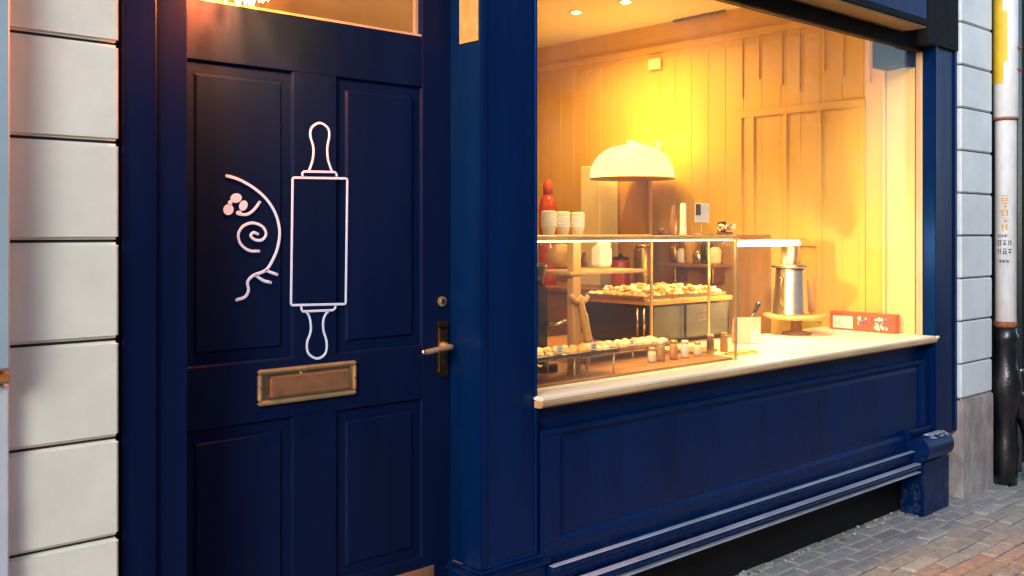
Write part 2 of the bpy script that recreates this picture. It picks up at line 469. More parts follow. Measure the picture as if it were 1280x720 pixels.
# base mouldings
b = MB()
b.prism_x([(.09,.330),(-.030,.322),(-.042,.316),(-.044,.306),(-.034,.300),(-.030,.270),(.09,.270)], RX0+.012, 4.74, bev=.0012)
part('base_moulding', 'navy', b)
b = MB(); b.box(RX0+.012, 4.74, -.044, -.022, .3225, .3265, .0015); part('worn_highlight', 'navye', b)  # pale strip paints the sky highlight on the worn moulding edge
CE = 4.70
b = MB(); b.prism_x([(.09,.266),(-.050,.266),(-.074,.262),(-.078,.254),(-.070,.248),(.09,.246)], RX0-.01, CE+.02, bev=.0012)
b.box(RX0-.01, CE+.02, -.050, .08, .236, .2455, .001)
part('drip_moulding', 'navy', b)
b = MB(); b.box(RX0-.01, CE+.02, -.076, -.046, .2665, .2715, .0015); part('worn_highlight', 'navye', b)  # pale strip paints the skylit, worn top edge of the drip
b = MB(); b.box(RX0-.01, CE+.02, -.074, .07, .2265, .2325, .002); part('drip_lip', 'navye', b)  # lip lightened as a painted highlight line
b = MB(); b.box(RX0-.02, RX1-.05, .075, .2, -.03, .221, 0); b.box(.9, XP1, .20, .3, -.03, .2, 0); part('plinth', 'black', b, label='black recessed plinth under the window')
# sill
b = MB(); b.box(2.192, XR1-.001, -.034, .62, .858, .872, .003, seg=2); b.box(XR1-.001, 4.998, .10, .62, .858, .872, .002); b.box(XR1, XR1+.022, -.040, -.0305, .858, .872, .002)
part('window_sill', 'sill', b)
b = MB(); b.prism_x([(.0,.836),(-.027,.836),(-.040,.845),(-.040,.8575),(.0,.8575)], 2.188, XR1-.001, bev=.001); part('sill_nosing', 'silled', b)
# window frame, head and glass
b = MB()
b.box(XP2+.016, XR1, .030, .075, 2.322, 2.395, .003)
b.box(XR1-.14, XR1-.006, .085, .24, 2.25, 2.40, .003)
b.box(XP2, XR2, .04, .16, 2.40, 2.95, .0)
part('window_head', 'black', b)
b = MB(); b.box(XR1-.010, XR1-.002, .036, .070, .872, 2.322, .002); part('glazing_bead', 'bead', b)
b = MB(); b.box(XP2+.016, XP2+.022, .036, .062, .872, 2.322, .001); part('glazing_bead', 'bead', b)
b = MB(); b.box(XP2+.022, XR1-.010, .048, .054, .873, 2.321, 0); part('window_pane', 'glass', b)
# soffit, fascia
b = MB(); b.box(XP2, XR1-.25, -.098, .028, 2.392, 2.40, .001); part('soffit', 'soffit', b)
b = MB(); b.box(.874, XR1-.25, -.105, .028, 2.4005, 2.43, .003); part('cornice', 'black', b)
b = MB(); b.box(.874, XR1-.25, -.10, .028, 2.4305, 3.1, .003); part('fascia', 'navy', b)
b = MB(); b.box(XR1-.10, XR2-.012, -.042, .028, 2.345, 3.1, .003); part('bracket', 'black', b)
# ---- door (closed, set back)
DY = .15
dl = 1.040; dr = XP1+.002
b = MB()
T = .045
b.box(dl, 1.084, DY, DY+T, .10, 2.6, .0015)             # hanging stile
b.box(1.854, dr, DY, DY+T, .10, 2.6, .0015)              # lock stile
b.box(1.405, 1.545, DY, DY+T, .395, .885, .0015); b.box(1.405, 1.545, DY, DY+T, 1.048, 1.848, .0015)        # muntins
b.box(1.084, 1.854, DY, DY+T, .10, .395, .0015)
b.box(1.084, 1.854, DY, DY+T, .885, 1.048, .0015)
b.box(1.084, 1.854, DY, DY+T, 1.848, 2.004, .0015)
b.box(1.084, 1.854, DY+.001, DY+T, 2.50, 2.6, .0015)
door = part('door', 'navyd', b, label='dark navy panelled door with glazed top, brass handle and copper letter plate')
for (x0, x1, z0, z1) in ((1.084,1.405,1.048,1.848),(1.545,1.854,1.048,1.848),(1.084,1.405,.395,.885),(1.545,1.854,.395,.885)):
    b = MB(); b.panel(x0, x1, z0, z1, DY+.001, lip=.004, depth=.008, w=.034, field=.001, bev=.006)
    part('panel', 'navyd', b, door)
b = MB(); b.box(1.084, 1.866, DY+.016, DY+.021, 2.004, 2.50, 0); part('window_pane', 'glass', b, door)
b = MB(); b.box(1.084, 1.866, DY+.004, DY+.015, 2.003, 2.011, .001); part('glazing_bead', 'bead', b, door)
b = MB(); b.box(1.842, 1.856, DY+.022, DY+.034, 2.004, 2.50, .001); part('glazing_bead', 'bead', b, door)
# kick plate
b = MB(); b.box(1.10, 1.898, DY-.003, DY+.001, .12, .361, .001); part('kick_plate', 'copper', b, door, 'brass kick plate at the foot of the door')
# letter plate
b = MB()
lx0, lx1, lz0, lz1 = 1.292, 1.606, .928, 1.026
w = .012
for a_ in ((lx0,lx1,lz1-w,lz1),(lx0,lx1,lz0,lz0+w),(lx0,lx0+w,lz0+w,lz1-w),(lx1-w,lx1,lz0+w,lz1-w)):
    b.box(a_[0], a_[1], DY-.014, DY-.0005, a_[2], a_[3], .004, m='brass', seg=2)
b.box(lx0+w, lx1-w, DY-.004, DY-.001, lz0+w, lz1-w, 0, m='steel')
b.box(lx0+.034, lx1-.024, DY-.017, DY-.0045, lz0+.018, lz1-.020, .005, m='copper', seg=2)
b.box(lx0+.13, lx0+.15, DY-.012, DY-.004, lz1-.022, lz1-.013, .002, m='steel')
for q in (lx0+.007, lx1-.007): b.disc(q, (lz0+lz1)/2, DY-.0138, .0032, .0032, .0012, 'steel', 12)
part('letter_plate', None, b, door, 'copper letter flap in a worn brass frame')
# lever handle on long plate
hx, hy = 1.930, DY
b = MB()
b.box(hx-.019, hx+.019, hy-.009, hy-.0005, .960, 1.107, .004, m='brassd', seg=2)
b.disc(hx, 1.107, hy-.0005, .019, .014, .0085, 'brassd', 20); b.disc(hx, .960, hy-.0005, .019, .014, .0085, 'brassd', 20)
b.disc(hx, 1.042, hy-.008, .013, .013, .012, 'brass', 18)
b.tube(smooth([(hx,hy-.012,1.042),(hx,hy-.045,1.042),(hx-.012,hy-.054,1.042),(hx-.05,hy-.056,1.041),(hx-.10,hy-.055,1.036),(hx-.112,hy-.055,1.036)],5), [.0085]*21+[.0078]*5, 12, 'brass')
b.blob(hx-.113, hy-.055, 1.036, .009, .009, .009, 'steel', 2, 0)
b.disc(hx, .995, hy-.0085, .004, .006, .001, 'ink', 12)
part('handle', None, b, door, 'brass lever handle on a long back plate')
b = MB(); b.disc(1.929, 1.182, DY-.0005, .0155, .0155, .006, 'brass', 24); b.disc(1.929, 1.182, DY-.0065, .009, .009, .003, 'steel', 20)
b.disc(1.929, 1.182, DY-.0096, .0018, .005, .0006, 'ink', 8); part('lock', None, b, door)
# white line drawings on the door
EY = DY-.0005
def line(b, pts, w, closed=False, sm=True, n=6):
    P = []
    for px, py in pts:
        x, z = at(px, py, EY); P.append((x, EY, z))
    if sm: P = smooth(P, n, closed)
    ww = w*at(640,0,EY)[0]*0+w
    b.tube(P, ww, flat=.0012, closed=closed)
def vline(b, pts, w):
    line(b, pts, w)
    for p in (pts[0], pts[-1]):
        x, z = at(p[0], p[1], EY); b.disc(x, z, EY, w, w, .0012, n=14)
b = MB(); W = .0034
def rrect(tl, tr, br, bl, q=2.2):
    return [(tl[0]+q,tl[1]),(tr[0]-q,tr[1]),(tr[0]-.5,tr[1]+.6),(tr[0],tr[1]+q),(br[0],br[1]-q),(br[0]-.5,br[1]-.6),(br[0]-q,br[1]),(bl[0]+q,bl[1]),(bl[0]+.5,bl[1]-.6),(bl[0],bl[1]-q),(tl[0],tl[1]+q),(tl[0]+.5,tl[1]+.6)]
line(b, rrect((365.8,222.2),(434.2,223.2),(432.2,380.2),(363.8,381.6)), W, True, False)
line(b, [(378.2,220),(377.9,216.8),(379.5,214.6),(399,214.8),(418.5,215.2),(420.6,217.4),(420.8,220.6)], W, False, False)
line(b, [(386.2,213.5),(388.4,208),(391.2,198),(391.7,184),(388,170),(389.8,159.5),(399.6,153.8),(409.6,159.8),(411.6,170),(409.2,184),(409.8,198),(412.6,208),(414.8,213.8)], W)
line(b, [(376.6,383),(377,387),(378.4,389.4),(398,388.6),(415.8,387.8),(418.4,386),(419.6,382.6)], W, False, False)
line(b, [(382.6,390),(385.8,394),(388.2,403),(388.2,415),(383.8,429),(385.8,442),(396.6,448.2),(406.6,442),(408.4,428),(404.4,413),(404.2,401),(407,393),(411,388.6)], W)
part('rolling_pin_drawing', 'white', b, door, 'white outline drawing of an upright rolling pin')
b = MB(); W = .0041
vline(b, [(283.4,219.8),(299.6,225),(318,235.6),(333.9,250),(344.4,267.3),(349.4,287),(348,305.5),(342.4,322),(332.6,337.5),(316.7,344.4),(309.6,352.5),(310.6,362.6),(306.5,371),(296,374.9)], W)
vline(b, [(332.6,338.2),(339,340.6),(345.8,343)], W); vline(b, [(320,344.4),(329,350.6),(337.8,353)], W)
vline(b, [(323.3,314),(311.5,313.2),(301.2,305.5),(297.9,293.7),(303.5,283.2),(315.4,278.8),(327.6,283),(332.6,292.3),(327.6,299.9),(319,299.8),(313.4,295),(316.7,290.8),(321.8,292.4)], W*.95)
vline(b, [(324.6,252.8),(316.7,263),(308,268.2),(298.3,267.6)], W*.95)
for px, py, rx, rz, rot in ((295,247.6,.0165,.0125,.2),(285.4,262,.0150,.0140,.8),(304,257,.0115,.0145,-.5),(287.5,253.5,.006,.007,0),(298.5,266,.0085,.0060,.1)):
    x, z = at(px, py, EY); b.disc(x, z, EY, rx, rz, .0013, n=18, rot=rot)
part('vine_drawing', 'white', b, door, 'white curling vine drawing with a small flower')

# ================================================================== SHOP ROOM
SX = 5.00
room = empty('shop_room', (3.0, 2.0, 0), 'warm ochre lit shop interior with boarded side wall seen through window', 'room')
b = MB()
b.box(SX, SX+.1, .24, 4.6, 0, 2.743, 0)
for k in range(34):                       # vertical boards with open grooves
    y0 = .245+k*.128
    b.box(SX-.003, SX+.002, y0, y0+.1268, 1.0 if y0 > 1.4 else .0, 2.52, .002)
b.box(SX-.016, SX+.002, .245, 4.5, 2.56, 2.60, .003)
part('side_wall', 'ochre', b, room)
b = MB(); b.box(SX-.018, SX-.0035, .95, 4.4, 0, 1.36, .002); b.box(SX-.026, SX-.0035, .95, 4.4, 1.3605, 1.385, .004); part('dado_panel', 'dado', b, room)
b = MB()
for k in range(7):
    y0 = .33+k*.135+ (k%2)*.02; b.box(SX-.013, SX-.004, y0, y0+.012, 2.20+.05*(k%3), 2.55, .002)
part('wall_batten', 'ochre', b, room)
b = MB()   # joinery frame with a panel on the side wall
for y0,y1,z0,z1 in ((.36,.395,.88,2.08),(1.06,1.12,.88,2.08),(1.145,1.165,.88,2.08),(.36,1.165,2.08,2.12),(.62,.65,.9,2.08),(.84,.86,.9,2.08),(.65,.84,1.32,1.34)):
    b.box(SX-.016, SX-.006, y0, y1, z0, z1, .002)
part('panelled_screen', 'ochre', b, room)
b = MB(); b.box(XR1-.004, SX+.002, .078, .232, .872, 2.25, .003); b.box(XR1-.022, SX, .232, .246, .872, 2.45, .003); part('window_reveal', 'reveal', b, room)
b = MB(); b.box(.5, SX+.1, .17, 4.7, 2.743, 2.80, 0); part('ceiling', 'cream', b, room)
b = MB(); b.box(.5, SX+.1, .20, 4.7, -.06, -.02, 0); part('floor', 'floor', b, room)
b = MB(); b.box(.5, SX+.1, 4.6, 4.7, 0, 2.743, 0); b.box(.4, .5, .17, 4.7, 0, 2.743, 0); part('rear_wall', 'ochre', b, room)
b = MB(); b.box(XP1, SX, .092, .14, 0, .856, 0); part('front_wall_lining', 'woodd', b, room)
b = MB(); b.box(SX-.035, SX-.02, 1.25, 1.65, 2.725, 2.74, .004); part('ceiling_track', 'soffit', b, room)
y_, z_ = atx(820, 80, SX-.01)
b = MB(); b.box(SX-.035, SX-.011, y_-.05, y_+.05, z_-.035, z_+.035, .006); part('wall_sensor', 'cream', b, room)

# counters
def counter(x0,x1,y0,y1,z,label,m='woodd',mt='oak'):
    c = empty('counter', ((x0+x1)/2,(y0+y1)/2,0), label, 'counter')
    b = MB(); b.box(x0+.03,x1-.03,y0+.03,y1-.01,-.02,z-.03,.003)
    b.build('cabinet', m, c)
    b = MB(); b.box(x0,x1,y0,y1,z-.03,z,.004); b.build('worktop', mt, c)
counter(2.3, 4.30, .64, 1.30, .868, 'wooden serving counter behind the glass display case', mt='woodd')
counter(4.42, 4.97, 1.42, 3.4, 1.05, 'brown wooden back counter along the side wall under the dome lamp', mt='woodd')

# glass display case
CX0, CX1, CY0, CY1, CZ0, CZ1 = 2.24, 3.43, .095, .55, .872, 1.384
dc = empty('display_case', ((CX0+CX1)/2,(CY0+CY1)/2,CZ0), 'long glass pastry display case with brass edges just behind the window', 'display case')
b = MB(); b.box(CX0,CX1,CY0,CY1,CZ1-.006,CZ1,0); b.box(CX0,CX1,CY0,CY0+.005,CZ0+.03,CZ1-.012,0); b.box(CX1-.005,CX1,CY0+.006,CY1,CZ0+.03,CZ1-.012,0)
b.build('glass', 'cglass', dc)
b = MB()
b.box(CX0,CX1,CY0-.004,CY0+.012,CZ1-.014,CZ1+.002,.003); b.box(CX0,CX1,CY1-.01,CY1+.004,CZ1-.014,CZ1+.004,.003)
b.box(CX1-.012,CX1+.002,CY0+.012,CY1-.01,CZ1-.012,CZ1+.002,.003)
b.box(CX1-.007,CX1+.004,CY0-.003,CY0+.009,CZ0,CZ1-.014,.002)
b.box(CX1-.010,CX1+.002,CY1-.012,CY1,CZ0,CZ1-.014,.002)
b.box(CX1-.008,CX1,CY0+.012,CY1-.01,CZ0,CZ0+.012,.002)
b.build('edge_frame', 'brass', dc)
b = MB(); b.box(CX0+.01,CX1-.012,CY0+.014,CY1-.012,CZ0+.0005,CZ0+.010,.001); b.build('case_floor', 'woodd', dc)
b = MB(); b.box(CX0+.02,CX1-.02,CY0+.014,CY0+.020,CZ1-.019,CZ1-.009,.001); b.build('case_glow_strip', 'strip', dc)  # glowing strip added along the bright rail to light the case
for k in range(3): light('case_fill',(CX0+.2+k*.4,CY0+.03,CZ1-.03),1.5,(1,.66,.28),.008,dc)  # lights added to brighten the case contents
b = MB(); xx = at(717, 300, .33)[0]
b.box(xx-.022, xx+.022, .31, .345, CZ0, CZ1-.008, .003); b.build('post', 'wood', dc)
x0 = at(690,337,.4)[0]; x1 = at(785,337,.4)[0]; z = at(735,338,.36)[1]
b = MB(); b.box(x0, x1, .30, .52, z-.014, z, .003); b.build('shelf', 'oak', dc)

# baked things ----------------------------------------------------------
def bake_heap(x0,x1,y0,y1,z,n,name,label,cat,group,ms=('icing','pastry'),size=.028,parent=None):
    root = parent or empty(name, ((x0+x1)/2,(y0+y1)/2,z), label, cat, group)
    rg = random.Random(int(x0*1000))
    nx = max(1,int((x1-x0)/(size*1.75))); ny = max(1,int((y1-y0)/(size*1.75)))
    out = MB()
    for i in range(nx):
        for j in range(ny):
            px = x0+(i+.5)*(x1-x0)/nx+rg.uniform(-.004,.004); py = y0+(j+.5)*(y1-y0)/ny+rg.uniform(-.004,.004)
            out.blob(px,py,z+size*.42,size*rg.uniform(.7,1.0),size*rg.uniform(.6,.8),size*rg.uniform(.4,.62), ms[0] if rg.random()<.5 else (ms[1] if rg.random()<.8 else 'crust'), 2, .14, rg)
    return out, root
def tray(x0,x1,y0,y1,z,label,grp='pastry trays in the shop window',m='steel',size=.028,legs=0,ms=('icing','pastry')):
    r = empty('pastry_tray', ((x0+x1)/2,(y0+y1)/2,z), label, 'tray', grp)
    b = MB(); b.box(x0,x1,y0,y1,z,z+.006,.002)
    for q in ((x0,x1,y0,y0+.006),(x0,x1,y1-.006,y1),(x0,x0+.006,y0,y1),(x1-.006,x1,y0,y1)): b.box(q[0],q[1],q[2],q[3],z+.0065,z+.018,.001)
    b.build('tray', m, r)
    if legs:
        for lx in (x0+.02, (x0+x1)/2, x1-.02):
            for ly in (y0+.012, y1-.012):
                b = MB(); b.tube([(lx,ly,z),(lx,ly,z-legs)], .004, 8); b.build('leg', 'brass', r)
    mb, _ = bake_heap(x0+.012,x1-.012,y0+.012,y1-.012,z+.007,0,'','','','',ms,size,parent=r)
    tag(mb.build('pastries', None, r), kind='stuff')
    return r
# raised tray at the near left, two flat trays, and the loaded tray on the oven
x0, z0 = at(660, 466, .14); x1, _ = at(772, 448, .14)
tray(x0, x1, .13, .29, .955, 'low brass legged tray of iced pastries nearest the blue pilaster', size=.024, legs=.083)
x0, _ = at(735, 440, .36); x1, _ = at(838, 430, .36)
tray(x0, x1+.05, .36, .53, .915, 'flat tray of pale pastry sheets in the lower middle of the glass case', size=.03, legs=.043, ms=('icing','icing'))
OX0, OX1, OY0, OY1, OZ = 3.60, 4.22, .69, 1.13, .868
ov = empty('counter_oven', ((OX0+OX1)/2,(OY0+OY1)/2,OZ), 'dark brown box oven with grey front on the counter under the pastries', 'oven')
b = MB(); b.box(OX0,OX1,OY0,OY1,OZ+.012,1.055,.004); b.build('body','dark',ov)
b = MB(); b.box(OX0-.012,OX1+.012,OY0-.012,OY1+.01,1.055,1.078,.003); b.build('top_plate','wood',ov)
b = MB(); b.box(OX0+.012,OX0+.24,OY0-.006,OY0-.0005,OZ+.02,1.045,.002,m='grey'); b.box(OX0+.255,OX1-.03,OY0-.010,OY0-.0005,OZ+.02,1.045,.003,m='grey')
rg = random.Random(5)
for r_ in range(3):
    for k in range(6): b.box(OX0+.34+k*.022,OX0+.352+k*.022,OY0-.0125,OY0-.0105,.965+r_*.018,.971+r_*.018+rg.uniform(0,.003),0,m='steel')
b.build('front_panel',None,ov)
for zx in (OX0+.02, OX1-.02):
    for yy in (OY0+.02, OY1-.02):
        b = MB(); b.lathe(zx,yy,[(.012,OZ),(.012,OZ+.013)],12); b.build('foot','dark',ov)
for hx_ in (OX0-.02,):
    b = MB(); b.tube([(OX0-.014,OY0+.03,OZ+.03),(OX0-.014,OY0+.03,1.04)], .006, 10); b.build('grip','steel',ov); b = MB(); b.tube([(OX0-.014,OY0+.07,OZ+.03),(OX0-.014,OY0+.07,1.04)], .006, 10); b.build('grip','steel',ov)
tray(OX0-.03, OX1-.0, OY0+.02, OY1-.02, 1.0785, 'wide tray heaped with pale sugared buns on top of the dark oven', size=.026)
# second layer of buns
rg = random.Random(11); b = MB()
for k in range(150):
    b.blob(rg.uniform(OX0+.04,OX1-.06), rg.uniform(OY0+.05,OY1-.05), 1.114+rg.uniform(-.004,.012), rg.uniform(.014,.026),rg.uniform(.012,.02),rg.uniform(.008,.013), rg.choice(['icing','icing','icing','pastry','crust']), 1,.18,rg)
o = b.build('bun_pile', None, loc=(OX0+.3,OY0+.2,1.12)); tag(o,'upper layer of sugared buns heaped on the wide tray','buns', kind='stuff')
# bread loaf and white paper bag on the case shelf
x, z = at(700, 334, .41)
b = MB(); b.blob(x+.01,.41,z+.047,.052,.06,.048,j=.03); tag(b.build('bread_loaf','crust',loc=(x,.41,z)),'round golden loaf at the left of the case shelf','bread')
x, z = at(752, 334, .41)
b = MB()
b.box(x-.035,x+.035,.38,.44,z+.003,z+.085,.008,seg=2); b.blob(x+.01,.41,z+.088,.035,.03,.016,j=.2); tag(b.build('paper_bag','paper',loc=(x,.41,z)),'crumpled white paper bag on the case shelf','bag')
x, z = at(728, 334, .41)
b = MB(); b.lathe(x,.40,[(.014,z+.002),(.016,z+.03),(.008,z+.045),(.007,z+.058)],16); tag(b.build('small_jar','choc',loc=(x,.40,z)),'small brown jar between the loaf and the white paper bag','jar')
x, z = at(683, 430, .33)
mc = empty('coffee_grinder',(x,.38,CZ0),'black coffee grinder at the left edge of the window behind the pilaster','grinder')
b = MB(); b.box(x-.05,x+.035,.30,.44,CZ0+.001,CZ0+.04,.006); b.box(x-.04,x+.024,.34,.43,CZ0+.04,CZ0+.33,.01,seg=2); b.build('body','dark',mc)
b = MB(); b.lathe(x-.006,.385,[(.03,CZ0+.33),(.045,CZ0+.40),(.045,CZ0+.41)],20); b.build('hopper','dark',mc)
b = MB(); b.tube([(x,.335,CZ0+.19),(x+.02,.30,CZ0+.185),(x+.045,.27,CZ0+.20)],.006,8); b.build('lever','steel',mc)
# twine bow on the post
b = MB(); zz = at(717,375,.3)[1]
b.tube(smooth([(xx-.05,.300,zz+.02),(xx-.02,.296,zz-.005),(xx,.294,zz+.01),(xx+.02,.296,zz-.008),(xx+.045,.300,zz+.012)]),.010,8)
b.tube(smooth([(xx,.294,zz),(xx+.02,.296,zz-.06),(xx+.05,.300,zz-.16)]),[.012]*6+[.016]*6+[.02],8)
b.tube([(xx-.026,.300,zz),(xx+.026,.300,zz)],.012,8)
tag(b.build('cloth_ribbon','wood',loc=(xx,.30,zz)),'golden cloth ribbon knotted round the wooden post of the case','ribbon')
# jars standing low in the case beyond the trays
rg = random.Random(21)
for k,(px,py) in enumerate(((815,455),(826,453),(842,450),(856,448),(872,446),(888,443),(905,441))):
    x,_ = at(px,py,.24); h = rg.uniform(.05,.09)
    j = empty('glass_jar',(x,.24,CZ0),'small glass jar with pale lid on the sill inside the display case','jar','row of small jars inside the display case')
    b = MB(); b.lathe(x,.24,[(.014,CZ0+.0105),(.017,CZ0+.016),(.017,CZ0+h-.012),(.012,CZ0+h)],16); b.build('body', ['icing','oak','crust','paper'][k%4], j)
    b = MB(); b.lathe(x,.24,[(.014,CZ0+h),(.014,CZ0+h+.012)],16); b.build('lid','paper' if k%2 else 'brass',j)

# on top of the case
TZ = CZ1+.005
for k,(px,w_,h_) in enumerate(((686,.034,.082),(704,.030,.076),(722,.030,.074))):
    x,_ = at(px, 290, .42)
    t_ = empty('takeaway_cup_stack',(x,.42,TZ),['tall stack of white paper cups beside the blue pilaster on the case top','middle stack of white paper cups on the case top','third stack of white paper cups farthest from the blue pilaster'][k],'cups','white cup stacks on the display case')
    b = MB(); prof=[(w_*.62,TZ)]
    for q in range(6): prof += [(w_*.86,TZ+h_*.4+q*.009),(w_*.93,TZ+h_*.4+q*.009+.001),(w_*.93,TZ+h_*.4+q*.009+.004),(w_*.86,TZ+h_*.4+q*.009+.005)]
    b.lathe(x,.42,prof,22); b.build('cups','paper',t_)
    b = MB(); b.lathe(x,.42,[(w_*.5,prof[-1][1]),(w_*.9,prof[-1][1]+.001),(w_*.9,prof[-1][1]+.006),(w_*.6,prof[-1][1]+.01)],22); b.build('lid','icing',t_)
# red bottle behind the cups, on the back counter
x_, z_ = 4.6, 1.05
yb,_z = atx(685, 230, x_)
rb = empty('red_bottle',(x_,yb,z_),'tall red bottle behind the white cups beside the blue pilaster','bottle')
b = MB(); b.lathe(x_,yb,[(.055,z_),(.06,z_+.05),(.06,z_+.50),(.05,z_+.56),(.03,z_+.60)],24); b.build('body','redb',rb)
b = MB(); b.lathe(x_,yb,[(.032,z_+.60),(.034,z_+.66),(.02,z_+.70)],20); b.build('cap','red',rb)
# pale cabinet post and brown board under the dome lamp
ya,_ = atx(760,290,4.80); yb2,_ = atx(736,290,4.80)
b = MB(); b.box(4.72,4.90,min(ya,yb2),max(ya,yb2),1.05,1.83,.006); tag(b.build('tall_box','cream',loc=(4.8,(ya+yb2)/2,1.05)),'tall pale box standing left of the brown board below the dome lamp','box')
ya,_ = atx(762,290,4.93); yb2,_ = atx(815,290,4.93)
bo = empty('menu_board',(4.93,(ya+yb2)/2,1.05),'orange brown wooden board leaning on the wall below the dome lamp','board')
b = MB(); lo,hi=min(ya,yb2),max(ya,yb2); b.box(4.915,4.94,lo,hi,1.05,1.78,.004); b.build('board','amber',bo)
b = MB(); b.box(4.903,4.9145,lo,lo+.03,1.05,1.78,.003); b.box(4.903,4.9145,hi-.03,hi,1.05,1.78,.003); b.box(4.903,4.9145,lo+.03,hi-.03,1.05,1.09,.003); b.build('frame','wood',bo)
# dome lamp
LX = SX-.30; ly,lz = atx(790, 222, LX)
dl_ = empty('dome_lamp',(LX,ly,lz),'large glowing cream dome lamp on the ochre wall above the brown board','lamp')
rl = .262
b = MB(); pf = [(rl*.985, lz-.004),(rl*.99,lz)]
for k in range(1,13):
    a = R(k*90/12.5); pf.append((rl*math.cos(a)**.8, lz+.205*math.sin(a)))
b.lathe(LX,ly,pf,40); b.build('shade','glow',dl_)
b = MB(); b.lathe(LX,ly,[(rl*.985,lz-.012),(rl*1.0,lz-.012),(rl*1.0,lz-.004),(rl*.985,lz-.004)],40); b.build('rim','wood',dl_)
b = MB(); b.lathe(LX,ly,[(.040,lz+.200),(.034,lz+.222),(.028,lz+.230),(.020,lz+.229),(.020,lz+.215),(.004,lz+.214)],24); b.build('neck','glow',dl_)
b = MB(); b.tube([(LX,ly+.02,lz+.215),(SX-.006,ly+.02,lz+.215)],.007,10); b.lathe(SX-.012,ly+.02,[(.03,lz+.19),(.03,lz+.24)],16); b.build('wall_arm','cream',dl_)
light('dome_lamp_uplight',(LX,ly,lz+.240),5,(1,.58,.16),.008,dl_)
light('dome_lamp_bulb',(LX,ly,lz+.04),11,(1,.60,.15),.03,dl_)
# things at the front right of the case top
x,_ = at(853,290,.16)
b = MB(); b.lathe(x-.01,.2,[(.014,TZ),(.016,TZ+.06),(.009,TZ+.085),(.009,TZ+.115),(.011,TZ+.118)],18); tag(b.build('sauce_bottle','woodd',loc=(x,.2,TZ)),'slim brown bottle left of the pale candle on the case','bottle')
x,_ = at(854,290,.12)
b = MB(); b.lathe(x,.12,[(.016,TZ),(.013,TZ+.01),(.012,TZ+.12),(.006,TZ+.124)],18); tag(b.build('candle','cream',loc=(x,.12,TZ)),'pale upright candle on the front right of the case','candle')
x,_ = at(877,270,.12)
pc = empty('price_card',(x,.12,TZ),'pale card with dark corner standing on the case top','card')
b = MB(); b.box(x-.045,x+.045,.117,.120,TZ+.05,TZ+.125,.001); b.build('card','paper',pc)
b = MB(); b.box(x-.044,x-.012,.1145,.1165,TZ+.078,TZ+.122,.001); b.build('print','choc',pc)
b = MB(); b.tube([(x,.125,TZ),(x,.125,TZ+.10)],.0035,8); b.lathe(x,.125,[(.022,TZ),(.022,TZ+.006)],16); b.build('stand','oak',pc)
x,_ = at(910,285,.13)
fl = empty('flower_dish',(x,.14,TZ),'low brown dish of pale pink flowers on the case corner','flowers')
b = MB(); b.box(x-.035,x+.03,.125,.165,TZ,TZ+.012,.004); b.box(x-.028,x+.018,.15,.165,TZ+.012,TZ+.055,.003); b.build('dish','choc',fl)
b = MB(); rg = random.Random(3)
for k in range(46): b.blob(x+rg.uniform(-.052,.05),.14+rg.uniform(-.02,.012),TZ+.018+rg.uniform(0,.022),.006,.006,.005,'petal' if rg.random()<.65 else 'leaf',1,.3,rg)
b.build('flowers',None,fl)
x,_ = at(828,290,.25)
b = MB(); b.blob(x,.25,TZ+.013,.022,.018,.014,j=.08); tag(b.build('chocolate_bun','choc',loc=(x,.25,TZ)),'small dark bun left of the slim bottle on the case','bun')

# more shop clutter ------------------------------------------------------
rg = random.Random(31)
def tag_card(px, py, y, z, lab, w_=.032, h_=.026):
    x,_ = at(px, py, y)
    c = empty('price_tag',(x,y,z),lab,'price tag','small paper price tags in the display case')
    b = MB(); b.box(x-w_/2,x+w_/2,y-.0008,y+.0008,z+.004,z+.004+h_,0, rot=Matrix.Rotation(R(-12),4,'X')); b.build('paper','paper',c)
    b = MB()
    for k in range(2): b.box(x-w_*.34,x+w_*rg.uniform(.1,.34),y-.004,y-.0028,z+.011+k*.009,z+.0135+k*.009,0)
    b.build('print','ink',c)
    b = MB(); b.box(x-.008,x+.008,y-.006,y+.008,z,z+.003,0); b.build('clip','brassd',c)
for k,(px,y,z,lab) in enumerate(((700,.126,.974,'price tag at the left end of the low pastry tray'),(742,.126,.974,'price tag at the middle of the low pastry tray'),
      (790,.352,.934,'price tag before the flat pale pastry sheets'),(850,.70,1.098,'price tag on the left of the bun tray on the oven'),(893,.70,1.098,'price tag on the right of the bun tray on the oven'))):
    tag_card(px,440,y,z,lab)
for k,(yy,h,m,lab) in enumerate(((1.60,.26,'brassd','dark brass canister on the back counter nearest the window'),(1.78,.18,'redb','short red tin on the back counter beside the brass canister'),(2.62,.30,'steel','tall steel flask on the back counter left of the pale box'),(2.78,.16,'paper','white tub on the back counter next to the steel flask'))):
    c = empty('canister',(4.62,yy,1.05),lab,'canister')
    b = MB(); b.lathe(4.62,yy,[(.055,1.0505),(.058,1.06),(.058,1.05+h-.02),(.05,1.05+h)],24); b.build('body',m,c)
    b = MB(); b.lathe(4.62,yy,[(.052,1.0505+h),(.054,1.055+h),(.05,1.065+h),(.012,1.07+h),(.012,1.085+h)],20); b.build('lid','dark' if k%2 else 'steel',c)
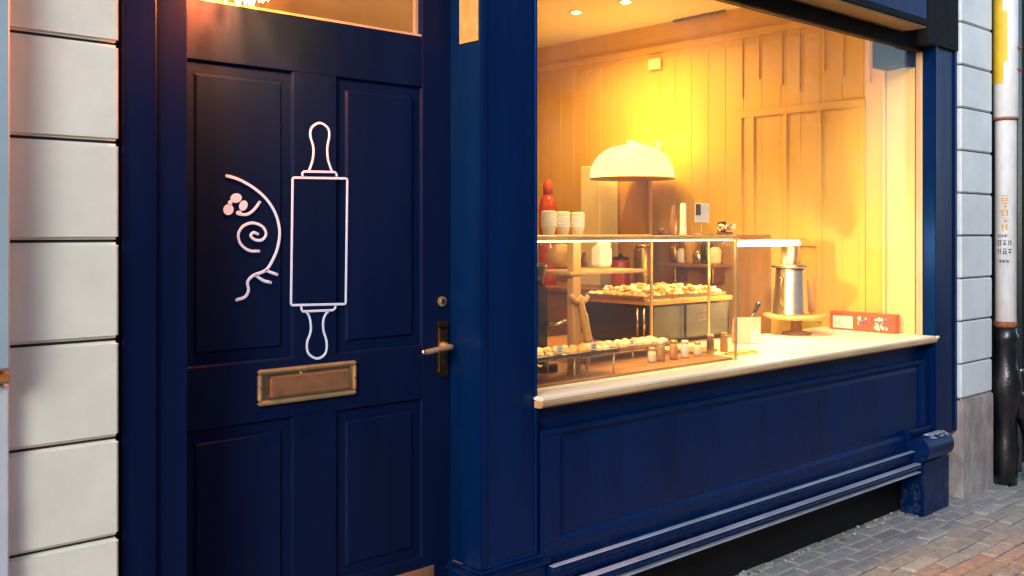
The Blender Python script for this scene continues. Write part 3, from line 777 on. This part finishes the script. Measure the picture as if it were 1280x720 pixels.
# hanging shelf with cups behind the case
sy0, sz = atx(905,330,4.9); sy1,_ = atx(838,330,4.9)
sc = empty('wall_shelf',(4.9,(sy0+sy1)/2,sz),'short brown wall shelf low on the side wall seen through the glass case','shelf')
b = MB(); b.box(4.80,4.99,sy0,sy1,sz-.022,sz,.003); b.build('board','woodd',sc)
for yy in (sy0+.06, sy1-.06):
    b = MB(); b.box(4.86,4.99,yy-.01,yy+.01,sz-.12,sz-.0225,.003); b.build('bracket','brassd',sc)
for k in range(6):
    yy = sy0+.05+k*(sy1-sy0-.1)/5; h = (.10,.13,.08,.15,.09,.12)[k]
    b = MB(); b.lathe(4.88,yy,[(.028,sz+.0005),(.036,sz+.01),(.038,sz+h-.02),(.02,sz+h)],20)
    lab = ['nearest the window','second from the window','third from the window','fourth from the window','fifth from the window','farthest from the window'][k]
    tag(b.build('shelf_jar',['cream','dark','steel','crust','paper','brassd'][k],loc=(4.88,yy,sz)), 'jar on the low wall shelf, '+lab, 'jar', 'jars on the low wall shelf')
# tongs and a cutting board in the case
x,_ = at(880,455,.30)
b = MB(); b.box(x-.09,x+.06,.27,.40,CZ0+.0105,CZ0+.024,.004); tag(b.build('cutting_board','oak',loc=(x,.33,CZ0)),'small wooden board lying at the right end inside the glass case','board')

# ledge things ------------------------------------------------------------
LZ = .8725
x,_ = at(936,430,.40)
cd = empty('menu_card',(x,.40,LZ),'folded pinkish menu card on the sill right of the glass case','card')
rot = Matrix.Rotation(R(-35),4,'Z')
b = MB(); b.box(x-.058,x+.058,.398,.401,LZ,LZ+.125,.001,rot=rot); b.box(x-.052,x+.064,.43,.433,LZ,LZ+.122,.001,rot=rot@Matrix.Rotation(R(10),4,'X')); b.build('card','card',cd)
b = MB(); b.box(x-.002,x+.042,.3785,.380,LZ+.004,LZ+.07,.0005,rot=rot); b.build('print','paper',cd)
# yellow napkin
x,_ = at(930,448,.2)
b = MB(); b.box(x-.09,x+.07,.17,.24,LZ,LZ+.006,.002); b.box(x-.07,x+.075,.18,.235,LZ+.0065,LZ+.012,.002); tag(b.build('folded_napkin','yellow',loc=(x,.2,LZ)),'folded yellow napkin lying on the sill beside the case','napkin')
# round wooden stand with steel urn
ux,_ = at(990,400,.52); uy=.50
st = empty('round_stand',(ux,uy,LZ),'round pale wooden stand on a short foot under the steel urn','stand')
b = MB(); b.lathe(ux,uy,[(.155,.955),(.165,.960),(.165,.972),(.158,.977)],40); b.build('board','oak',st)
b = MB(); b.lathe(ux+.01,uy,[(.075,LZ),(.075,LZ+.008),(.03,LZ+.018),(.026,LZ+.06),(.05,.9545)],28); b.build('foot','woodd',st)
UZ = .9775; ax_,_ = at(984,400,.52)
ur = empty('steel_urn',(ax_,uy,UZ),'brushed steel urn with stepped lid on the round wooden stand','urn')
b = MB(); b.lathe(ax_,uy,[(.092,UZ),(.092,UZ+.01),(.088,UZ+.012),(.074,UZ+.235),(.070,UZ+.24)],36); b.build('body','steel',ur)
b = MB(); b.lathe(ax_,uy,[(.095,UZ+.2405),(.098,UZ+.246),(.094,UZ+.254),(.050,UZ+.258),(.047,UZ+.345),(.040,UZ+.352)],36); b.build('lid','steel',ur)
b = MB(); b.tube(smooth([(ax_-.088,uy-.01,UZ+.20),(ax_-.118,uy-.02,UZ+.18),(ax_-.122,uy-.02,UZ+.08),(ax_-.092,uy-.01,UZ+.05)]),.006,8); b.build('handle','brassd',ur)
x,_ = at(942,390,.45)
b = MB(); b.tube(smooth([(x-.055,.43,.985),(x-.01,.44,1.01),(x+.02,.44,1.045),(x+.03,.44,1.062)]),[.004]*7+[.010]*5+[.014,.013,.012,.010,.009,.006,.005],10)
b.box(x-.06,x+.0,.42,.45,.9775,.986,.003)
tag(b.build('black_scoop','dark',loc=(x,.44,.98)),'small black scoop leaning up at the left edge of the round stand','scoop')
b = MB(); qx,_=at(1017,395,.5); b.lathe(qx,.52,[(.022,UZ),(.026,UZ+.05),(.024,UZ+.16),(.016,UZ+.18)],20); tag(b.build('amber_bottle','wood',loc=(qx,.52,UZ)),'short amber bottle to the right of the steel urn','bottle')
# linear lamp
bx0,bz = at(922,304,.42); bx1,_ = at(1002,304,.42)
ll = empty('bar_lamp',((bx0+bx1)/2,.44,LZ),'bright horizontal bar lamp over the steel urn','lamp')
b = MB(); b.tube([(bx0,.42,bz-.004),(bx1-.03,.42,bz-.004)],.0115,12); b.build('tube','hot',ll)
b = MB(); b.box(bx0-.01,bx1+.02,.405,.44,bz+.010,bz+.020,.003); b.tube([(bx0+.02,.6,bz+.015),(bx0+.02,.6,LZ)],.006,8); b.tube([(bx0+.02,.435,bz+.015),(bx0+.02,.6,bz+.015)],.006,8); b.build('bracket','brass',ll)
light('bar_lamp_light',((bx0+bx1)/2,.40,bz-.03),14,(1,.66,.28),.008,ll)
# red printed box against the reveal
yb0,_ = atx(1121,400,4.93); yb1,_ = atx(1039,400,4.93)
yb0=max(yb0,.11)
rx = empty('printed_box',(4.93,(yb0+yb1)/2,LZ),'long red box with white and blue printing against the side wall on the sill','box')
b = MB(); b.box(4.915,4.965,yb0,yb1,LZ,LZ+.098,.003); b.build('box','red',rx)
b = MB(); rg = random.Random(8)
b.box(4.912,4.9145,yb1-.135,yb1-.02,LZ+.010,LZ+.075,.001,m='paper')
for k in range(24):
    yy = rg.uniform(yb0+.03,yb1-.16); zz = rg.uniform(LZ+.016,LZ+.070)
    b.blob(4.913,yy,zz,.0022,rg.uniform(.008,.018),rg.uniform(.006,.014),'paper' if rg.random()<.7 else 'blue',1,.25,rg)
for k in range(5): b.box(4.9100,4.9118,yb1-.125+k*.021,yb1-.118+k*.021,LZ+.022,LZ+.062,0,m='card')
b.build('printing',None,rx)

# ceiling downlights; those over ledge and oven are added unseen for brightness
for k,(x,y,p,l) in enumerate(((2.75,.42,30,'added unseen ceiling downlight over the left of the window ledge'),(3.55,.42,30,'added unseen ceiling downlight over the middle of the window ledge'),(4.05,.36,30,'added unseen ceiling downlight over the right end of the window ledge'),
      (4.37,1.52,12,'small recessed ceiling downlight seen near the top edge of the window'),(4.35,1.9,24,'small recessed ceiling downlight farther left above the dome lamp'),(2.2,2.4,22,'recessed ceiling downlight deep in the shop behind the door'),(3.9,.95,22,'added unseen ceiling downlight above the dark oven with the bun tray'))):
    d = empty('ceiling_downlight',(x,y,2.743),l,'light','recessed ceiling downlights')
    b = MB(); b.lathe(x,y,[(.030,2.7395),(.046,2.738),(.048,2.7425)],24); b.build('trim_ring','cream',d)
    b = MB(); b.lathe(x,y,[(.026,2.7355),(.028,2.7385)],20); b.build('lens','hot',d)
    light('downlight_bulb',(x,y,2.725),p*(1.9 if k<3 else (.6 if k==6 else 1.35)),(1,.61,.17),.02,d, spot=(84 if k<3 or k==6 else 165))

# crystal chandelier of the shop, hung outside the transom so it lights the door
cx_, cz_ = at(306, 4, .02); cy_ = .02
cl = empty('crystal_lamp',(cx_,cy_,cz_),'lit crystal lamp hanging at the top left of the door','lamp')
b = MB(); rg = random.Random(2)
for ring,(rr_,n_,zo) in enumerate(((.088,16,.02),(.055,10,.0),(.02,5,-.010))):
    for k in range(n_):
        a = 2*math.pi*k/n_+ring*.3
        x = cx_+rr_*math.cos(a)*1.1; y = cy_+rr_*math.sin(a)*.85
        zb = cz_+zo+rg.uniform(0,.012)
        b.lathe(x,y,[(.0008,zb),(.006,zb+.012),(.0045,zb+.024),(.001,zb+.034)],6,smooth=False)
        b.lathe(x,y,[(.001,zb+.036),(.0055,zb+.046),(.001,zb+.056)],6,smooth=False)
b.build('crystals','crystal',cl)
b = MB(); b.lathe(cx_,cy_,[(.092,cz_+.085),(.104,cz_+.09),(.104,cz_+.11),(.09,cz_+.115)],32,sy=.85,sx=1.08); b.tube([(cx_,cy_,cz_+.11),(cx_,cy_,2.40)],.006,8); b.build('frame','brass',cl)
light('door_glow_light',(cx_,cy_-.035,cz_+.05),52,(1,.22,.035),.02,cl)  # reddish light added in place of the lens bloom on the door

# ================================================================== DRAINPIPE
px_ = 5.735; py_ = -.075; pr_ = .056
dp = empty('drainpipe',(px_,py_,0),'white rusty downpipe with yellow tape above a black cast iron foot','drainpipe')
zb = at(1256,402,-.06)[1]
b = MB(); b.lathe(px_,py_,[(pr_-.004,zb),(pr_,zb+.004),(pr_,2.02),(pr_,3.2)],28)
b.build('pipe','pvc',dp)
b = MB(); b.lathe(px_,py_,[(pr_+.004,2.03),(pr_+.008,2.04),(pr_+.008,3.2)],28); b.build('upper_pipe','pvc',dp)
b = MB(); b.lathe(px_,py_,[(pr_+.004,2.018),(pr_+.011,2.022),(pr_+.011,2.030),(pr_+.004,2.034)],28); b.lathe(px_,py_,[(pr_-.006,zb-.03),(pr_+.006,zb-.02),(pr_+.003,zb+.006)],28)
for zz in (2.30,2.42): b.tube([(px_+.0,py_-pr_-.012,zz),(px_+pr_,py_-pr_*.5-.012,zz)],.006,8); b.blob(px_+.03,py_-pr_-.010,zz,.012,.008,.012,j=.2)
b.build('joint_ring','rust',dp)
def onpipe(a0, a1, z0, z1, m, mb, off=.0012, n=6, rad=pr_):
    bb = bmesh.new(); r = rad+off; V=[]
    for k in range(n+1):
        a = R(a0+(a1-a0)*k/n); V.append((bb.verts.new((px_+r*math.cos(a),py_+r*math.sin(a),z0)),bb.verts.new((px_+r*math.cos(a),py_+r*math.sin(a),z1))))
    for p,q in zip(V,V[1:]): bb.faces.new((p[0],q[0],q[1],p[1]))
    mb._merge(bb, m, True)
b = MB()
onpipe(-245,-172,2.22,3.1,'yellow',b,rad=pr_+.008); onpipe(-172,-150,2.34,2.62,'yellow',b,rad=pr_+.008); onpipe(-190,-168,2.24,2.34,'yellow',b,rad=pr_+.008)
b.build('yellow_tape',None,dp)
# stencilled marks, small strokes like the photograph's
b = MB()
def glyph(mb, ca, cz, w, h, strokes, m):
    for (u0,v0,u1,v1) in strokes:
        onpipe(ca+u0*w, ca+u1*w, cz+v0*h, cz+v1*h, m, mb, off=.0013, n=2)
G = [[(0,.85,1,1),(0,.45,1,.58),(0,0,1,.14),(.1,.14,.28,.45),(.72,.14,.9,.45)],
     [(0,.8,1,.95),(.4,.0,.58,.8),(.1,.3,.9,.42)],
     [(0,0,.18,1),(.8,0,1,1),(.18,.85,.8,1),(.18,.42,.8,.55),(.18,0,.8,.14)],
     [(0,.82,1,.95),(.12,.5,.9,.6),(0,.2,1,.33),(.45,.0,.62,.5)],
     [(.0,.6,.45,.75),(.1,.0,.26,1),(.55,.1,1,.22),(.55,.45,1,.57),(.55,.82,1,.95),(.7,.1,.86,.95)]]
for k in range(5):
    glyph(b, -180+ (k%2)*4, 1.600-k*.040-.03, 34, .033, G[k], 'orange')
for r_ in range(4):
    for c in range(3 if r_ in (1,2) else 2):
        glyph(b, -200+c*27, 1.372-r_*.047, 19 if r_ not in (0,3) else 30, .030 if r_ not in (0,3) else .014, G[(r_*2+c)%5], 'ink')
b.build('stencil_marks',None,dp)
b = MB()
b.lathe(px_,py_,[(.060,-.01),(.062,.10),(.070,.20),(.060,.24),(.055,.36),(.074,.44),(.084,.50),(.086,.56),(.074,.62),(.060,.66),(.057,.78),(.066,.80),(.066,.83),(.058,.84),(.058,zb-.03)],28)
b.tube(smooth([(px_+.01,py_-.01,.52),(px_+.06,py_-.06,.43),(px_+.10,py_-.10,.30),(px_+.12,py_-.12,.14),(px_+.12,py_-.12,-.01)]),.055,18)
b.build('cast_iron_foot','iron',dp)
b = MB()
b.tube(smooth([(px_-.02,py_-.083,.64),(px_+.05,py_-.10,.63),(px_+.09,py_-.09,.57),(px_+.11,py_-.08,.53)]),.010,10)
b.tube([(px_+.04,py_-.13,.31),(px_+.13,py_-.19,.345)],.008,8); b.tube([(px_+.05,py_-.16,.225),(px_+.14,py_-.20,.25)],.008,8); b.tube([(px_+.09,py_-.17,.28),(px_+.11,py_-.175,.37)],.007,8)
b.build('clamp','steel',dp)

# dark neighbouring front beyond the pipe
nb = empty('neighbour_front',(7,0,0),'near black neighbouring shop front beyond the drainpipe at far right','shop front')
b = MB()
for k in range(20): b.box(5.640+k*.16, 5.797+k*.16, .06, .10, -.02, 3.2, .004)
b.box(5.634, 5.66, -.02, .12, -.02, 3.2, .002)
b.build('boards','black',nb)
b = MB(); b.box(6.02,6.09,-.03,.06,-.02,3.2,.004); b.build('jamb','iron',nb)

# opposite side of the lane (seen in the panes and paint)
op = empty('opposite_building',(4,-7.2,0),'dark brick building across the lane mirrored in the window glass','building')
b = MB(); b.box(-9,18,-7.8,-7.2,-.02,5.6,0); b.build('wall','brickw',op)
fr = MB(); pn = MB()
for i in range(9):
    for z0 in (.9, 3.3):
        x = -8+i*2.9
        f = MB(); f.box(x,x+1.2,-7.2,-7.15,z0,z0+.07,.0); f.box(x,x+1.2,-7.2,-7.15,z0+1.6,z0+1.68,0); f.box(x,x+.07,-7.2,-7.15,z0+.07,z0+1.6,0); f.box(x+1.13,x+1.2,-7.2,-7.15,z0+.07,z0+1.6,0); f.box(x+.57,x+.63,-7.2,-7.15,z0+.07,z0+1.6,0)
        fo = f.build('window','silled',op)
        q = MB(); q.box(x+.07,x+1.13,-7.199,-7.185,z0+.07,z0+1.6,0); q.build('pane','pane',fo)

# ================================================================== LIGHT, CAMERA
w = bpy.data.worlds.new('World'); S.world = w; w.use_nodes = True
t = w.node_tree; bg = t.nodes['Background']
sky = t.nodes.new('ShaderNodeTexSky'); sky.sky_type = 'NISHITA'; sky.sun_disc = False
SE, SAZ = R(24), R(235)
sky.sun_elevation = SE; sky.sun_rotation = SAZ; sky.air_density = 1.1; sky.dust_density = .8; sky.ozone_density = 2.2
t.links.new(sky.outputs[0], bg.inputs[0]); bg.inputs[1].default_value = .13
sl = bpy.data.lights.new('sun', 'SUN'); sl.energy = 1.7; sl.angle = R(25); sl.color = (.96, .985, 1)
so = bpy.data.objects.new('sun', sl); COL.objects.link(so)
dv = Vector((math.sin(SAZ)*math.cos(SE), math.cos(SAZ)*math.cos(SE), math.sin(SE)))   # towards the sun
so.rotation_euler = (-dv).to_track_quat('-Z', 'Y').to_euler(); so.location = (0,-3,6)

cam = bpy.data.cameras.new('camera'); co = bpy.data.objects.new('camera', cam); COL.objects.link(co)
cam.sensor_width = 36; cam.lens = F/1280*36; cam.shift_y = -70/1280
cam.clip_start = .05; cam.clip_end = 500
co.location = (0, -D, EYE); co.rotation_euler = (R(90), 0, -(math.pi/2-math.atan2(CS, SN)))
S.camera = co
S.view_settings.view_transform = 'Standard'; S.view_settings.look = 'None'
S.view_settings.exposure = .95; S.view_settings.gamma = 1
